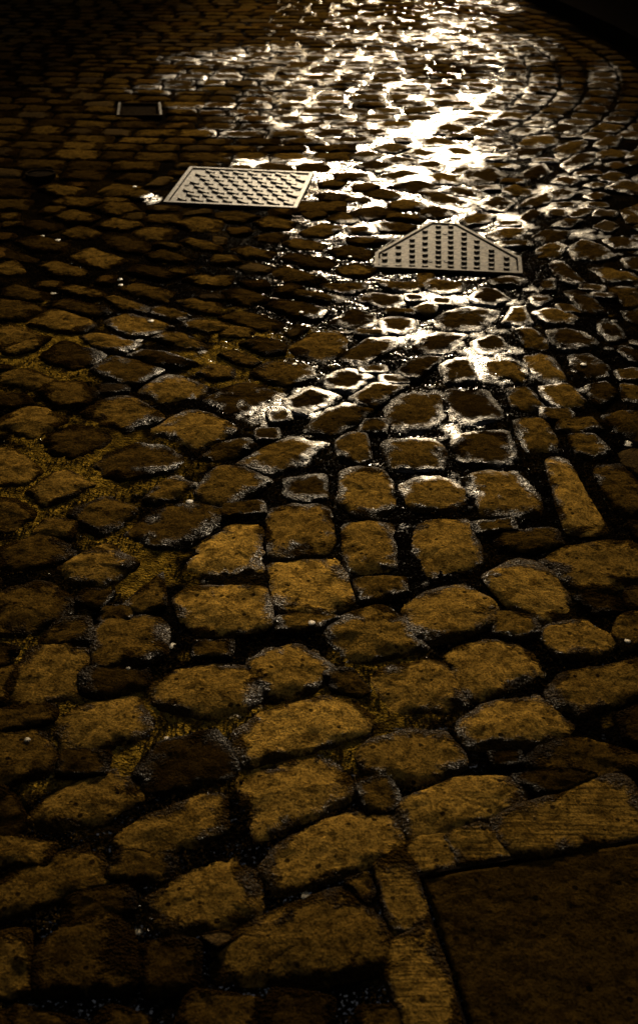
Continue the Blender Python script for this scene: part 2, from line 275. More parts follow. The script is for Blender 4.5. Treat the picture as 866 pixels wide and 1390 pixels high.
# ------------------------------------------------------------------ traced outlines (crop origins in the photo; crop scale 866/300)
K = 866 / 300.0
TR = {
 (0, 380): """5,30 60,8 200,45 170,80 100,75 20,55|240,18 300,14 400,42 405,62 360,64 250,38|455,20 540,0 690,40 650,80 590,70 500,45|
0,62 80,68 180,103 110,145 40,150 -30,145 -40,90|180,75 260,60 440,110 410,130 345,130 220,100|405,60 450,55 590,95 570,120 480,108|
690,75 740,58 866,85 860,130 800,125 730,100|600,100 640,100 745,130 700,155 600,130|100,160 195,108 250,108 375,160 330,195 250,200|
400,155 480,120 570,140 680,175 560,215 480,200|0,175 50,165 190,210 60,250 30,262 -60,262 -60,200|60,255 150,218 200,218 130,265 60,282 15,275|
300,210 370,195 430,205 550,240 480,280 380,255|150,290 250,225 420,285 370,320 300,345 190,320|600,220 650,195 720,205 845,258 800,275 700,245|
490,285 560,262 650,275 775,320 720,335 640,330|350,345 450,293 520,305 640,345 540,400 480,400|700,155 780,143 890,165 900,190 820,195 740,180|
0,350 110,340 230,385 160,425 60,400 -40,390|150,425 230,385 310,385 400,430 340,470 230,490|540,425 650,360 700,365 820,410 760,460 640,475|
320,505 430,440 530,455 640,525 600,550 480,585 390,555|0,530 90,490 180,495 270,545 130,615 60,600 -30,565|150,625 290,555 390,570 450,610 400,650 290,690 220,680|
590,580 640,545 740,500 830,520 930,570 850,620 770,650 680,620|-60,425 100,445 130,475 80,485 0,490 -60,480""",
 (290, 380): """-5,70 20,75 55,105 0,125 -40,110|40,40 110,30 235,65 180,85 130,95 60,70|195,95 260,70 350,80 440,115 400,150 330,140|
20,140 90,115 180,125 275,160 250,190 180,190|0,150 40,150 135,195 80,230 0,195|280,200 330,170 375,180 330,210 300,220|
100,240 170,215 280,240 270,280 200,290|300,255 400,190 500,190 535,225 500,290 420,318 340,295|20,285 80,270 180,310 140,330 90,315|
-60,355 -10,320 70,330 80,370 0,385|150,355 230,308 380,330 390,370 290,405 200,385|485,300 600,215 720,215 700,260 590,330|
440,165 545,92 630,125 640,165 560,195|640,150 700,135 800,150 790,190 740,215 660,195|400,385 500,340 570,345 625,375 540,435 470,425|
540,450 620,398 700,400 760,405 640,490 570,475|-40,460 60,400 140,375 285,435 130,530 40,515|270,470 380,410 490,450 460,480 380,520 300,510|
360,570 420,510 510,472 630,495 560,555 460,608 390,595|90,710 200,655 300,605 450,630 340,710 230,750 150,730|480,630 530,590 600,590 615,690 560,715 490,680|
665,495 710,440 780,418 900,420 910,520 850,580 760,595 690,570|660,630 700,612 860,612 900,650 900,735 700,735|720,345 800,290 900,292 880,320 800,385 750,375|
770,260 800,220 870,195 1000,205 930,270 830,285|780,110 830,88 875,98 860,125 810,130|560,70 620,40 750,60 760,90 710,108 640,95|
235,40 330,30 520,60 500,85 350,65|100,0 200,0 220,25 150,30|420,5 600,5 590,30 520,50 440,30|640,0 830,0 820,30 760,45 680,30|-60,690 0,650 60,622 130,610 160,640 100,675 20,700""",
 (566, 380): """195,65 250,22 300,25 370,70 300,95 230,90|60,160 120,115 200,100 320,115 290,160 230,195 120,190|335,160 370,100 420,100 450,160 400,175|
440,60 500,50 530,70 480,100 450,85|570,35 640,35 690,60 745,125 680,135 640,110|740,20 866,20 880,100 820,100 780,60|455,120 500,105 560,110 630,140 600,165 510,160|
215,235 300,200 330,205 360,260 300,290 240,290|385,190 450,180 500,225 510,265 430,260|510,190 590,180 660,195 710,240 680,260 580,270 540,240|
700,150 780,155 830,225 760,240 720,200|800,115 890,115 900,180 830,150|90,330 150,295 215,290 240,380 180,395 110,395|
250,310 330,295 400,310 440,370 420,390 320,390 260,350|410,290 480,275 540,300 590,390 500,400 460,370|590,290 680,280 750,330 750,370 660,380 610,340|
770,250 880,260 900,330 820,300|80,430 130,410 280,415 340,520 300,540 200,560 130,545|345,420 430,405 500,485 420,510 380,490|
480,415 590,400 650,460 650,495 560,500 510,460|660,410 740,385 780,440 720,490 690,470|135,600 200,590 360,575 395,690 360,715 200,715 160,690|
380,540 500,530 560,640 540,665 440,670 410,620|560,545 680,530 720,575 640,590 560,575|720,520 800,500 900,500 920,640 800,610 750,560|
600,605 690,600 750,660 700,690 620,670|800,400 880,400 890,480 810,460|20,0 60,-10 180,5 170,40 90,50 30,30|780,350 860,340 900,390 800,385""",
 (0, 600): """0,20 60,25 175,100 80,160 20,165 -60,150 -60,40|110,180 220,110 270,105 370,155 280,200 170,235|-40,205 60,215 145,265 60,335 -40,355|
-30,410 0,395 150,345 210,355 300,415 230,460 130,490 -30,500|265,265 400,200 440,200 545,255 450,330 380,360 330,320|
360,80 430,30 530,-10 640,0 730,55 640,110 500,140 420,130|570,205 640,150 690,125 765,160 700,205 620,225|480,350 600,260 700,225 780,225 880,265 840,320 730,400 620,400 540,380|
215,490 330,420 420,388 540,460 470,520 390,570 300,545|-60,600 60,560 150,535 200,555 300,625 230,690 150,730 60,745 -60,745|
725,480 780,400 890,320 1020,300 1032,500 880,510 780,500|480,630 560,580 635,505 640,630 560,650|690,600 760,560 866,560 1030,570 1055,690 1000,730 800,740 720,680""",
 (290, 600): """-70,190 -20,130 20,90 120,95 225,145 90,225 30,240 -30,225|275,135 440,115 440,215 330,225 270,200|500,120 560,95 660,105 690,150 700,240 640,280 560,275 500,230|
215,260 300,235 410,230 450,260 465,380 430,430 220,445|217,465 300,447 490,445 540,610 460,660 330,670 240,640|500,310 600,295 710,305 720,480 620,505 520,510|
560,530 740,520 745,580 640,610 580,610|730,160 800,125 930,125 990,180 990,240 930,270 780,255""",
 (566, 600): """200,110 260,90 400,95 470,190 480,270 400,285 260,280|500,60 590,55 640,150 750,330 700,345 590,345 560,260|680,90 800,70 880,180 900,280 800,280 750,190|
0,310 80,295 220,300 255,460 200,480 100,540 30,540 -20,400|300,360 400,335 540,325 570,390 460,410 330,405|
490,460 560,410 700,385 830,380 900,420 890,520 760,570 660,580 560,520|260,520 380,460 460,460 540,510 600,600 600,660 500,690 380,640|
-50,620 60,570 180,545 290,620 310,690 200,735 60,780 0,750 -50,690|620,600 700,590 780,610 790,650 700,660|820,570 930,560 940,640 830,650|830,310 920,310 920,390 860,370""",
 (0, 820): """370,90 430,45 600,40 645,80 640,190 560,215 370,235|170,130 240,55 340,45 355,140 180,150|60,280 120,170 180,155 345,155 330,300 310,350 180,375 60,390 30,350|
330,240 575,225 580,310 400,350 325,330|220,450 330,390 530,340 600,470 530,520 320,580 250,560|580,310 700,250 866,225 970,230 1030,330 960,400 800,420 680,400 600,370|
-60,420 60,400 210,380 200,450 0,490 -60,480|-60,510 160,480 220,600 180,660 -60,690|520,640 620,530 850,470 920,530 960,620 860,680 640,730 560,720|-60,260 60,230 20,370 -60,380""",
 (290, 820): """120,210 200,160 330,140 400,170 480,250 400,310 290,360 210,350 160,280|430,70 540,30 640,0 700,20 790,90 830,160 700,200 520,215 450,130|
95,490 200,420 420,355 560,360 640,440 600,490 400,550 150,620 110,570|600,270 700,240 830,215 900,230 985,370 900,410 680,420 650,340|
570,575 640,520 770,490 900,485 985,600 950,650 800,680 620,680|440,260 540,250 600,320 560,345 480,320|240,45 330,32 430,30 490,38 400,82 260,90""",
 (566, 820): """100,190 200,140 340,125 420,160 480,220 490,270 380,310 230,360 180,300|480,100 560,60 660,50 760,110 770,150 700,190 560,195|
150,465 260,390 490,330 615,470 600,500 450,530 370,550 220,555|510,340 570,260 720,240 930,190 940,330 700,400 660,430 560,400|
800,430 930,380 930,560 820,510|600,510 700,530 930,590 930,640 700,693 500,650 430,600 440,550|310,20 440,30 480,100 400,120 310,95|300,575 390,560 400,610 310,615|790,40 930,20 930,150 800,160 780,100""",
 (0, 1040): """110,180 200,100 330,50 440,0 520,50 540,130 400,210 200,240 60,200|-60,470 100,380 330,290 385,330 440,440 300,490 0,600 -60,610|
450,260 560,190 780,100 880,90 900,230 780,290 560,350 470,330|550,510 700,430 866,350 940,330 1060,490 1060,550 866,630 680,660 600,590|
130,740 260,620 430,570 500,640 545,770 500,860 150,880|-60,260 0,110 50,100 95,220 0,300 -60,320|-60,660 110,650 110,860 -60,880|560,700 700,680 770,700 760,860 580,870""",
 (290, 1040): """80,50 130,0 300,-50 450,-60 560,60 580,100 400,180 180,280 140,230 110,140|180,400 250,310 400,230 600,170 720,200 750,290 740,330 500,400 310,490 230,460|
0,700 150,600 330,540 520,460 600,540 690,680 690,780 400,830 30,830|-30,660 50,640 80,665 20,700|530,455 600,425 620,480 600,520""",
 (566, 1040): """-90,150 0,110 150,50 340,40 410,90 400,150 250,210 0,275 -50,230|390,20 600,10 700,30 600,80 500,100 400,60""",
 (0, 180): """440,180 500,150 600,155 570,185 520,190|560,205 620,170 680,170 640,205|150,215 210,195 340,215 300,240 230,240|370,230 440,195 560,205 520,235 440,250|
200,270 270,245 420,255 340,290 240,285|375,295 420,265 520,270 550,300 450,320|550,330 590,305 720,315 690,350 600,350|210,320 280,290 390,325 350,350 270,350|
80,350 150,330 250,365 190,385 120,375|0,310 80,310 60,340 0,345|690,350 760,325 880,340 866,385 760,385|240,390 310,355 400,385 360,410 290,410|
380,360 440,330 540,345 560,365 480,380|500,385 570,360 700,375 660,415 570,415|390,400 480,395 600,435 560,465 460,455|700,420 740,400 866,430 866,460 780,450|
50,420 150,395 290,430 250,460 130,460|270,480 350,440 500,490 420,530 330,510|150,515 210,495 350,530 300,560 220,555|0,430 30,450 180,490 130,510 0,480|
0,510 60,490 110,540 40,555 -20,550|570,470 640,450 760,490 720,505 600,490|490,540 540,510 640,530 700,550 640,570|720,570 790,550 870,565 866,600 790,590|
460,245 560,212 600,240 560,258""",
 (290, 180): """160,350 215,322 320,345 290,375 200,370|340,385 430,345 500,365 440,405 360,400|445,330 500,300 570,330 540,350 470,345|10,310 90,305 180,325 110,345 20,335|
50,365 130,365 150,385 70,395|160,400 230,380 310,395 260,430 190,425|265,430 320,405 440,430 420,455 310,450|60,445 140,435 250,465 210,490 120,480|
250,485 310,460 495,495 440,530 350,520|0,470 80,475 110,500 40,510 -10,500|100,520 150,500 240,525 200,545 130,540|220,545 270,515 450,570 400,590 290,580|
430,590 480,560 605,590 570,625 480,630|480,530 560,510 640,530 600,560 510,550|440,460 520,435 630,460 600,495 500,485|85,580 150,545 235,575 200,605 130,600|
245,605 300,580 350,600 310,620 260,620|310,630 400,610 540,650 500,670 380,655|20,645 60,610 210,640 190,670 90,670|640,580 720,540 850,545 820,600 720,600|
0,560 80,555 60,590 -10,600|0,405 50,410 40,435 0,435|640,310 720,310 830,325 800,345 690,335|640,355 700,350 800,355 760,385 660,380|
680,270 750,255 830,275 790,300 690,295|520,410 600,400 680,415 620,435 540,430|340,310 430,300 440,320 380,335|390,235 450,225 540,240 500,262 420,260|
410,190 470,180 530,195 480,210 420,208|540,200 600,190 650,205 600,225 550,220""",
 (566, 180): """0,285 60,275 160,300 140,330 60,330 0,320|0,225 60,220 230,270 180,290 60,270|95,225 160,205 280,230 240,255 150,240|0,160 80,150 200,165 160,200 60,190|
165,180 220,135 300,130 350,165 310,190 220,205|80,60 130,48 260,75 230,95 140,90|0,110 60,100 120,120 90,145 0,140|210,115 300,110 410,120 380,140 280,130|
130,150 170,120 220,130 180,160|230,270 320,240 380,270 340,305 280,300|330,220 380,195 460,220 440,245 370,240|160,340 230,310 310,320 280,350 200,360|
270,395 330,365 445,365 400,410 330,420|380,335 450,290 500,300 460,345 420,355|390,285 430,260 520,230 540,260 470,290|380,170 440,130 500,110 520,150 450,190|
520,190 570,160 640,180 600,205|500,235 570,210 630,230 590,255 520,265|460,450 540,420 600,440 550,485 480,490|455,400 500,370 610,375 570,430 490,430|
520,360 580,330 660,335 600,370|590,310 640,285 720,290 660,320 600,325|650,245 700,225 760,240 700,265|650,205 700,185 760,200 700,215|
710,165 760,145 830,160 780,190 720,180|740,120 790,105 830,125 770,145|590,450 640,405 720,430 780,480 700,500 620,490|690,360 740,330 790,360 750,390|
720,410 800,395 880,420 860,450 780,450|510,500 570,490 660,580 600,590 550,560|670,520 730,515 850,545 880,575 740,580|490,580 540,570 540,610 480,620|
70,590 120,560 180,590 160,620 100,620|0,540 70,545 60,600 0,610|790,290 880,300 880,350 820,350|280,570 360,560 430,570 400,600 310,590|
210,30 260,15 350,20 330,45 240,45|380,40 420,5 540,0 560,40 470,55|0,20 80,10 190,30 160,50 40,50|340,75 420,50 500,60 460,95 370,100|
560,120 620,80 700,70 690,110 600,150|690,40 740,10 810,10 780,50 720,60|690,80 750,55 830,70 800,95 720,100|520,60 600,20 680,10 660,60 560,100|800,490 900,480 900,540 830,530""",
}
# base tone of the stone (0 dark .. 1 pale ochre) where the photo shows it plainly: centre pixel -> tone
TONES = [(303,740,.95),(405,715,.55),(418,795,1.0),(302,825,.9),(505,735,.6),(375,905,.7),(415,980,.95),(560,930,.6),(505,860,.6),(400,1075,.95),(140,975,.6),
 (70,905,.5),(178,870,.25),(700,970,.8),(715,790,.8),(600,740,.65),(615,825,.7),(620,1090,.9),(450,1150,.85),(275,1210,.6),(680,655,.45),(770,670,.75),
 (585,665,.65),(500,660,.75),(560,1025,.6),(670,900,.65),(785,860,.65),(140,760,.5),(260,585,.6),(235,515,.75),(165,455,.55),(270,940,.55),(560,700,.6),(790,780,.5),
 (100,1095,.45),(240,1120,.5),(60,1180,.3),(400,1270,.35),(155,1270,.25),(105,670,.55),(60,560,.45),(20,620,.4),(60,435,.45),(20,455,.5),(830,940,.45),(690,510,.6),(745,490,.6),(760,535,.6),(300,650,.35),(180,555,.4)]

def inside(px, py, poly):
    r = False; j = len(poly) - 1
    for i in range(len(poly)):
        xi, yi = poly[i]; xj, yj = poly[j]
        if (yi > py) != (yj > py) and px < (xj - xi) * (py - yi) / (yj - yi) + xi: r = not r
        j = i
    return r
def cen(p): return (sum(a for a, _ in p) / len(p), sum(b for _, b in p) / len(p))
def area(p): return .5 * sum(p[i - 1][0] * p[i][1] - p[i][0] * p[i - 1][1] for i in range(len(p)))

traced = []
for (ox, oy), txt in TR.items():
    for s in txt.replace('\n', '').split('|'):
        if not s.strip(): continue
        P = [(ox + float(q.split(',')[0]) / K, oy + float(q.split(',')[1]) / K) for q in s.split()]
        c = cen(P)
        if any(inside(*c, Q) or inside(*cen(Q), P) for Q in traced): continue
        traced.append(P)
COV1 = [(258, 226), (426, 234), (403, 282), (222, 274)]
COV2 = [(584, 301), (621, 303), (707, 350), (709, 371), (508, 362), (509, 343)]
SLAB = [(568, 1186), (640, 1172), (740, 1156), (886, 1134), (890, 1420), (640, 1420), (612, 1310), (588, 1240)]
KERBS = [[(560, 1147), (572, 1140), (605, 1133), (624, 1172), (570, 1182), (556, 1166)],
         [(610, 1134), (650, 1121), (668, 1130), (692, 1160), (627, 1172)],
         [(672, 1112), (716, 1092), (774, 1078), (832, 1047), (853, 1061), (864, 1085), (890, 1130), (809, 1145), (700, 1161), (684, 1144)],
         [(510, 1172), (540, 1158), (557, 1172), (581, 1247), (533, 1265), (526, 1235)],
         [(534, 1279), (582, 1255), (600, 1320), (625, 1400), (560, 1420), (530, 1320)]]
LITTLE = [(163, 141), (217, 141), (219, 158), (161, 158)]
blockers = [COV1, COV2, SLAB, LITTLE] + KERBS
traced = [P for P in traced if not any(inside(*cen(P), B) or (B is not LITTLE and inside(*cen(B), P)) for B in blockers[:3])]
gtr = [[G(*q) for q in P] for P in traced]
gblock = [[G(*q) for q in P] for P in blockers]
# mask of taken ground, 1.5 cm cells
CS = .015; GX0, GX1, GY0, GY1 = -3.6, 3.6, .6, 11.5
NXC, NYC = int((GX1 - GX0) / CS), int((GY1 - GY0) / CS)
taken = np.zeros((NYC, NXC), bool)
def fill(poly, mark=True):
    xs = [p[0] for p in poly]; ys = [p[1] for p in poly]
    i0, i1 = max(0, int((min(xs) - GX0) / CS)), min(NXC - 1, int((max(xs) - GX0) / CS) + 1)
    j0, j1 = max(0, int((min(ys) - GY0) / CS)), min(NYC - 1, int((max(ys) - GY0) / CS) + 1)
    if i1 <= i0 or j1 <= j0: return 0, 1
    X, Y = np.meshgrid(GX0 + (np.arange(i0, i1 + 1) + .5) * CS, GY0 + (np.arange(j0, j1 + 1) + .5) * CS)
    r = np.zeros(X.shape, bool); j = len(poly) - 1
    for i in range(len(poly)):
        xi, yi = poly[i]; xj, yj = poly[j]
        if yi != yj: r ^= ((yi > Y) != (yj > Y)) & (X < (xj - xi) * (Y - yi) / (yj - yi) + xi)
        j = i
    sub = taken[j0:j1 + 1, i0:i1 + 1]; hit = int((sub & r).sum()); tot = max(1, int(r.sum()))
    if mark: sub |= r
    return hit, tot
for P in gtr + gblock: fill(P)

# ------------------------------------------------------------------ courses beyond the traced ones
PAVE = [(2.45, 5.5), (2.12, 6.2), (1.98, 6.9), (1.95, 7.6), (1.9, 8.3), (1.8, 9.1), (1.68, 10.0), (1.6, 11.5)]
def pave_x(y):
    if y < 5.5: return 9
    for (xa, ya), (xb, yb) in zip(PAVE, PAVE[1:]):
        if ya <= y <= yb: return xa + (xb - xa) * (y - ya) / (yb - ya)
    return 1.6
cand = []
ACX, ACY = -2.2, 7.6
def band(x, y): return math.hypot(x - ACX, y - ACY) > 3.25 and x > .2
rng = random.Random(3)
R = 3.3
while R < 6.6:                                            # courses that follow the kerb round the bend
    rw = rng.uniform(.145, .185); a = -1.2 + rng.uniform(0, .03)
    while a < .75:
        da = rng.uniform(.13, .21) / R; g = .010
        q = [(R + g + rng.uniform(-1, 1) * .008, a + g / R), (R + rw - g, a + g / R + rng.uniform(-1, 1) * .003), (R + rw - g + rng.uniform(-1, 1) * .008, a + da - g / R), (R + g, a + da - g / R)]
        P = [(ACX + r * math.cos(t), ACY + r * math.sin(t)) for r, t in q]
        if band(*cen(P)): cand.append(P)
        a += da
    R += rw
y = .62
while y < 11.4:                                           # straight courses over the rest
    rw = rng.uniform(.125, .175) if y > 3 else rng.uniform(.15, .2); x = -3.5 + rng.uniform(0, .15)
    while x < 3.5:
        dx = rng.uniform(.15, .24); g = .010
        sk = lambda X: .09 * max(0, -X - .2) + .05 * math.sin(X * 1.7) 
        P = [(x + g, y + g), (x + dx * .5, y + g * rng.uniform(.2, 1.2)), (x + dx - g, y + g), (x + dx - g + rng.uniform(-1, 1) * .012, y + rw - g), (x + dx * .5, y + rw - g * rng.uniform(.2, 1.2)), (x + g + rng.uniform(-1, 1) * .012, y + rw - g)]
        P = [(a, b + sk(a) + rng.uniform(-1, 1) * .007) for a, b in P]
        if not band(*cen(P)): cand.append(P)
        x += dx
    y += rw
more = []
for P in cand:
    c = cen(P)
    if c[0] > pave_x(c[1]) - .06: continue
    ix, iy = IMG(c[0], c[1])
    if not (-60 < ix < 926 and -40 < iy < 1450): continue
    h, t = fill(P, False)
    if h / t < .16: fill(P); more.append(P)
for k in range(5000):                                     # small stones packed into what is left over
    px, py = rng.uniform(-30, 900), rng.uniform(-10, 330) if k % 4 else rng.uniform(330, 1420)
    c = G(px, py)
    if c[0] > pave_x(c[1]) - .12: continue
    sx, sy = rng.uniform(.035, .065), rng.uniform(.03, .05); an = rng.uniform(-.3, .3)
    if k % 4 == 0: sx *= .7; sy *= .7
    P = [(c[0] + math.cos(an) * a * sx - math.sin(an) * b * sy, c[1] + math.sin(an) * a * sx + math.cos(an) * b * sy) for a, b in ((-1, -.9), (.9, -1), (1, .9), (-.9, 1))]
    h, t = fill(P, False)
    if h == 0: fill(P); more.append(P)
print('traced', len(traced), 'generated', len(more))

# ------------------------------------------------------------------ the ground sheets
def ground_grid(x0, x1, y0, y1, d, name):
    xs = np.arange(x0, x1 + d * .5, d); ys = np.arange(y0, y1 + d * .5, d)
    X, Y = np.meshgrid(xs, ys); fl = flood(X, Y)
    Z = -.0090 + .006 * (fbm(X, Y, 14, 1, 3) - .5) + .005 * (fbm(X, Y, 110, 5, 2) - .5)
    Z = Z * (1 - fl) + (-.0048) * fl
    edge = np.minimum(np.minimum((X - x0), (x1 - X)), np.minimum(Y - y0, y1 - Y))
    n, m = X.shape; idx = np.arange(n * m).reshape(n, m)
    q = np.stack([idx[:-1, :-1], idx[:-1, 1:], idx[1:, 1:], idx[1:, :-1]], -1).reshape(-1, 4)
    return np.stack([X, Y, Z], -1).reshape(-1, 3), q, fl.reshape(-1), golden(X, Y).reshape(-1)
def big_mesh(name, parts, mat_):
    vs = np.concatenate([p[0] for p in parts]); off = 0; qs = []
    for p in parts: qs.append(p[1] + off); off += len(p[0])
    qs = np.concatenate(qs); fl = np.concatenate([p[2] for p in parts])
    me = bpy.data.meshes.new(name); me.vertices.add(len(vs)); me.vertices.foreach_set('co', vs.astype(np.float32).ravel())
    k = qs.shape[1]; me.loops.add(qs.size); me.loops.foreach_set('vertex_index', qs.astype(np.int32).ravel())
    me.polygons.add(len(qs)); me.polygons.foreach_set('loop_start', np.arange(0, qs.size, k, dtype=np.int32))
    try: me.polygons.foreach_set('loop_total', np.full(len(qs), k, dtype=np.int32))
    except Exception: pass
    a = me.attributes.new('flood', 'FLOAT', 'POINT'); a.data.foreach_set('value', fl.astype(np.float32))
    if len(parts[0]) > 3:
        a = me.attributes.new('gold', 'FLOAT', 'POINT'); a.data.foreach_set('value', np.concatenate([p[3] for p in parts]).astype(np.float32))
    me.update(calc_edges=True); me.validate(); me.materials.append(mat_)
    me.polygons.foreach_set('use_smooth', np.ones(len(me.polygons), bool))
    o = bpy.data.objects.new(name, me); C.objects.link(o); return o
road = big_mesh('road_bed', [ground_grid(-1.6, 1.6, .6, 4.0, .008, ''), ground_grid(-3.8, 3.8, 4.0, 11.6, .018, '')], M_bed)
tag(road, 'dark wet grit bed of the cobbled street', kind='structure')
gp = MB(); n = 400
gp.v = [(-n, -n, -.05), (n, -n, -.05), (n, n, -.05), (-n, n, -.05)]; gp.f = [(0, 1, 2, 3)]
tag(gp.build('ground', M_bed), 'dark ground under and around the street', kind='structure')
# raised pavement beyond the bend
edge = [(2.9, 4.9)] + PAVE
pv = MB(); pv.prism([(x + .05, y) for x, y in edge] + [(1.6, 40), (30, 40), (30, 4.9)], -.045, .09)
tag(pv.build('pavement', M_asph), 'raised dark pavement beyond the bend', kind='structure')
kerbparts = []

# unseen buildings added to shade the lane and darken what the wet stones mirror
def building(name, label, x0, x1, y0, y1, hgt, face, opening=None):
    e = empty(name, ((x0 + x1) / 2, (y0 + y1) / 2, 0)); tag(e, label, 'building'); cx, cy = e.location.x, e.location.y
    mb = MB()
    if opening:
        a, b, h = opening
        mb.box(x0 - cx, a - cx, y0 - cy, y1 - cy, -.1, hgt); mb.box(b - cx, x1 - cx, y0 - cy, y1 - cy, -.1, hgt); mb.box(a - cx, b - cx, y0 - cy, y1 - cy, h, hgt)
    else: mb.box(x0 - cx, x1 - cx, y0 - cy, y1 - cy, -.1, hgt)
    mb.build('wall', M_wall, e)
    z = 1.3 if not opening else 4.9
    while z < hgt - 1.8:
        n_ = 4
        for i in range(n_):
            for part_, m_, pr, g in (('window_frame', M_frame, .03, 0), ('pane', M_glass, .045, .07)):
                mb = MB()
                if face == 'y':
                    u = x0 + (i + .5) * (x1 - x0) / n_; mb.box(u - .5 + g - cx, u + .5 - g - cx, y0 - pr - cy, y0 + .1 - cy, z + g, z + 1.5 - g)
                elif face == 'x+':
                    u = y0 + (i + .5) * (y1 - y0) / n_; mb.box(x1 - .1 - cx, x1 + pr - cx, u - .5 + g - cy, u + .5 - g - cy, z + g, z + 1.5 - g)
                else:
                    u = y0 + (i + .5) * (y1 - y0) / n_; mb.box(x0 - pr - cx, x0 + .1 - cx, u - .5 + g - cy, u + .5 - g - cy, z + g, z + 1.5 - g)
                mb.build(part_, m_, e)
        z += 2.9
building('added_shade_building', 'unseen dark building added across the lane end, its opening shapes the sunlight', -9, 11, 14, 16, 15, 'y', (-.55, 2.25, LIGHT_GAP_H))  # added, out of view: its opening lets sun in and dims the near ground
building('added_shade_house', 'unseen dark house added along the left side to shade the lane', -9, -4.2, -6, 12.5, 16, 'x+')
building('added_shade_house', 'unseen dark house added on the right beyond the pavement to shade the lane', 4.2, 9, -6, 12.5, 16, 'x-')
building('added_shade_house', 'unseen dark house added behind the viewer to block the sky', -4.1, 4.1, -6, -3, 15, 'x+')

# ------------------------------------------------------------------ stones
def outline(P, n, jit, rng, cut=.09, grow=.0125):
    if area(P) < 0: P = P[::-1]
    c = cen(P); P = [(c[0] + (x - c[0]) * (1 + grow / max(.02, math.hypot(x - c[0], y - c[1]))), c[1] + (y - c[1]) * (1 + grow / max(.02, math.hypot(x - c[0], y - c[1])))) for x, y in P]
    for _ in range(2):
        Q = []
        for i in range(len(P)):
            a, b = P[i], P[(i + 1) % len(P)]
            Q += [(a[0] + (b[0] - a[0]) * cut, a[1] + (b[1] - a[1]) * cut), (a[0] + (b[0] - a[0]) * (1 - cut), a[1] + (b[1] - a[1]) * (1 - cut))]
        P = Q; cut = .22
    L = [0]
    for i in range(len(P)): L.append(L[-1] + math.dist(P[i], P[(i + 1) % len(P)]))
    T = L[-1]; out = []; k = 0
    for i in range(n):
        s = T * i / n
        while L[k + 1] < s: k += 1
        u = (s - L[k]) / max(1e-9, L[k + 1] - L[k]); a, b = P[k], P[(k + 1) % len(P)]
        out.append((a[0] + (b[0] - a[0]) * u, a[1] + (b[1] - a[1]) * u))
    c = cen(out); sd = rng.uniform(0, 99)
    res = []
    for (x, y) in out:
        nn = noise.noise(Vector((x * 28, y * 28, sd))) * .6 + noise.noise(Vector((x * 75, y * 75, sd))) * .4
        f = 1 + jit * nn; res.append((c[0] + (x - c[0]) * f, c[1] + (y - c[1]) * f))
    return res, c

PROF = [(0, 0), (.2, .0), (.4, .0), (.56, .0), (.68, .0), (.77, .0), (.84, 0), (.89, 0), (.93, 0), (.96, 0), (.985, 0), (1.0, 0), (1.008, 1), (1.015, 2)]
def stone(P, tone, rng, fine=True, flat=.5, zoff=0.0, n=None, rough=1.0):
    """rounded, worn stone over the outline P: verts, faces, attributes"""
    size = math.sqrt(abs(area(P)))
    n = n or (56 if fine else 18)
    O, c = outline(P, n, .055 * rough, rng)
    prof = PROF if fine else [(0, 0), (.45, 0), (.72, 0), (.88, 0), (.97, 0), (1.02, 1), (1.03, 2)]
    dome = rng.uniform(.002, .0065) * (size / .13) * flat * 2; edge = rng.uniform(.0045, .008) * min(1, size / .1); ex = rng.uniform(6, 13)
    tx, ty = rng.uniform(-.03, .03), rng.uniform(-.03, .03); z0 = zoff + rng.uniform(-.002, .002); sd = rng.uniform(0, 500)
    V = []; wear = []; tn = []
    for pi, (s, kind) in enumerate(prof):
        for i in range(n if pi else 1):
            x = c[0] + (O[i][0] - c[0]) * s; y = c[1] + (O[i][1] - c[1]) * s
            if kind == 0:
                z = z0 - dome * s * s - edge * s ** ex + tx * (x - c[0]) + ty * (y - c[1])
                z += rough * (.0036 * noise.noise(Vector((x * 22, y * 22, sd))) + .0022 * noise.noise(Vector((x * 60, y * 60, sd))))
                if fine: z += rough * .0009 * noise.noise(Vector((x * 150, y * 150, sd))) * (.4 + s)
                V.append((x, y, z))
            else: V.append((x, y, z0 - dome - edge - (.012 if kind == 1 else .045)))
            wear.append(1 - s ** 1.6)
    F_ = [(0, 1 + i, 1 + (i + 1) % n) for i in range(n)]
    for r in range(len(prof) - 2):
        a = 1 + r * n; b = a + n
        for i in range(n):
            j = (i + 1) % n; F_.append((a + i, b + i, b + j, a + j))
    return V, F_, wear, [tone] * len(V)
def wetattr(V):
    a = np.array(V); return np.clip(wetness(a[:, 0], a[:, 1]) + .02, 0, 1.3)

def imgc(P): c = cen(P); x, y = IMG(c[0], c[1]); return float(x), float(y)
allst = []
for P in gtr:
    x, y = imgc(P); t = None
    for (tx, ty, tt) in TONES:
        if abs(x - tx) < 30 and abs(y - ty) < 22: t = tt if t is None else max(t, tt)
    allst.append([P, x, y, t, True])
for P in more:
    x, y = imgc(P); allst.append([P, x, y, None, False])
def showarea(s):
    q = [tuple(float(v) for v in IMG(a, b)) for a, b in s[0]]
    vis = 0 <= s[1] <= 866 and 0 <= s[2] <= 1390
    return abs(area(q)) * (1 if vis else .3 if (-25 < s[1] < 891 and -5 < s[2] < 1415) else .001)
allst.sort(key=lambda s: -showarea(s))
single, rest = allst[:300], allst[300:]

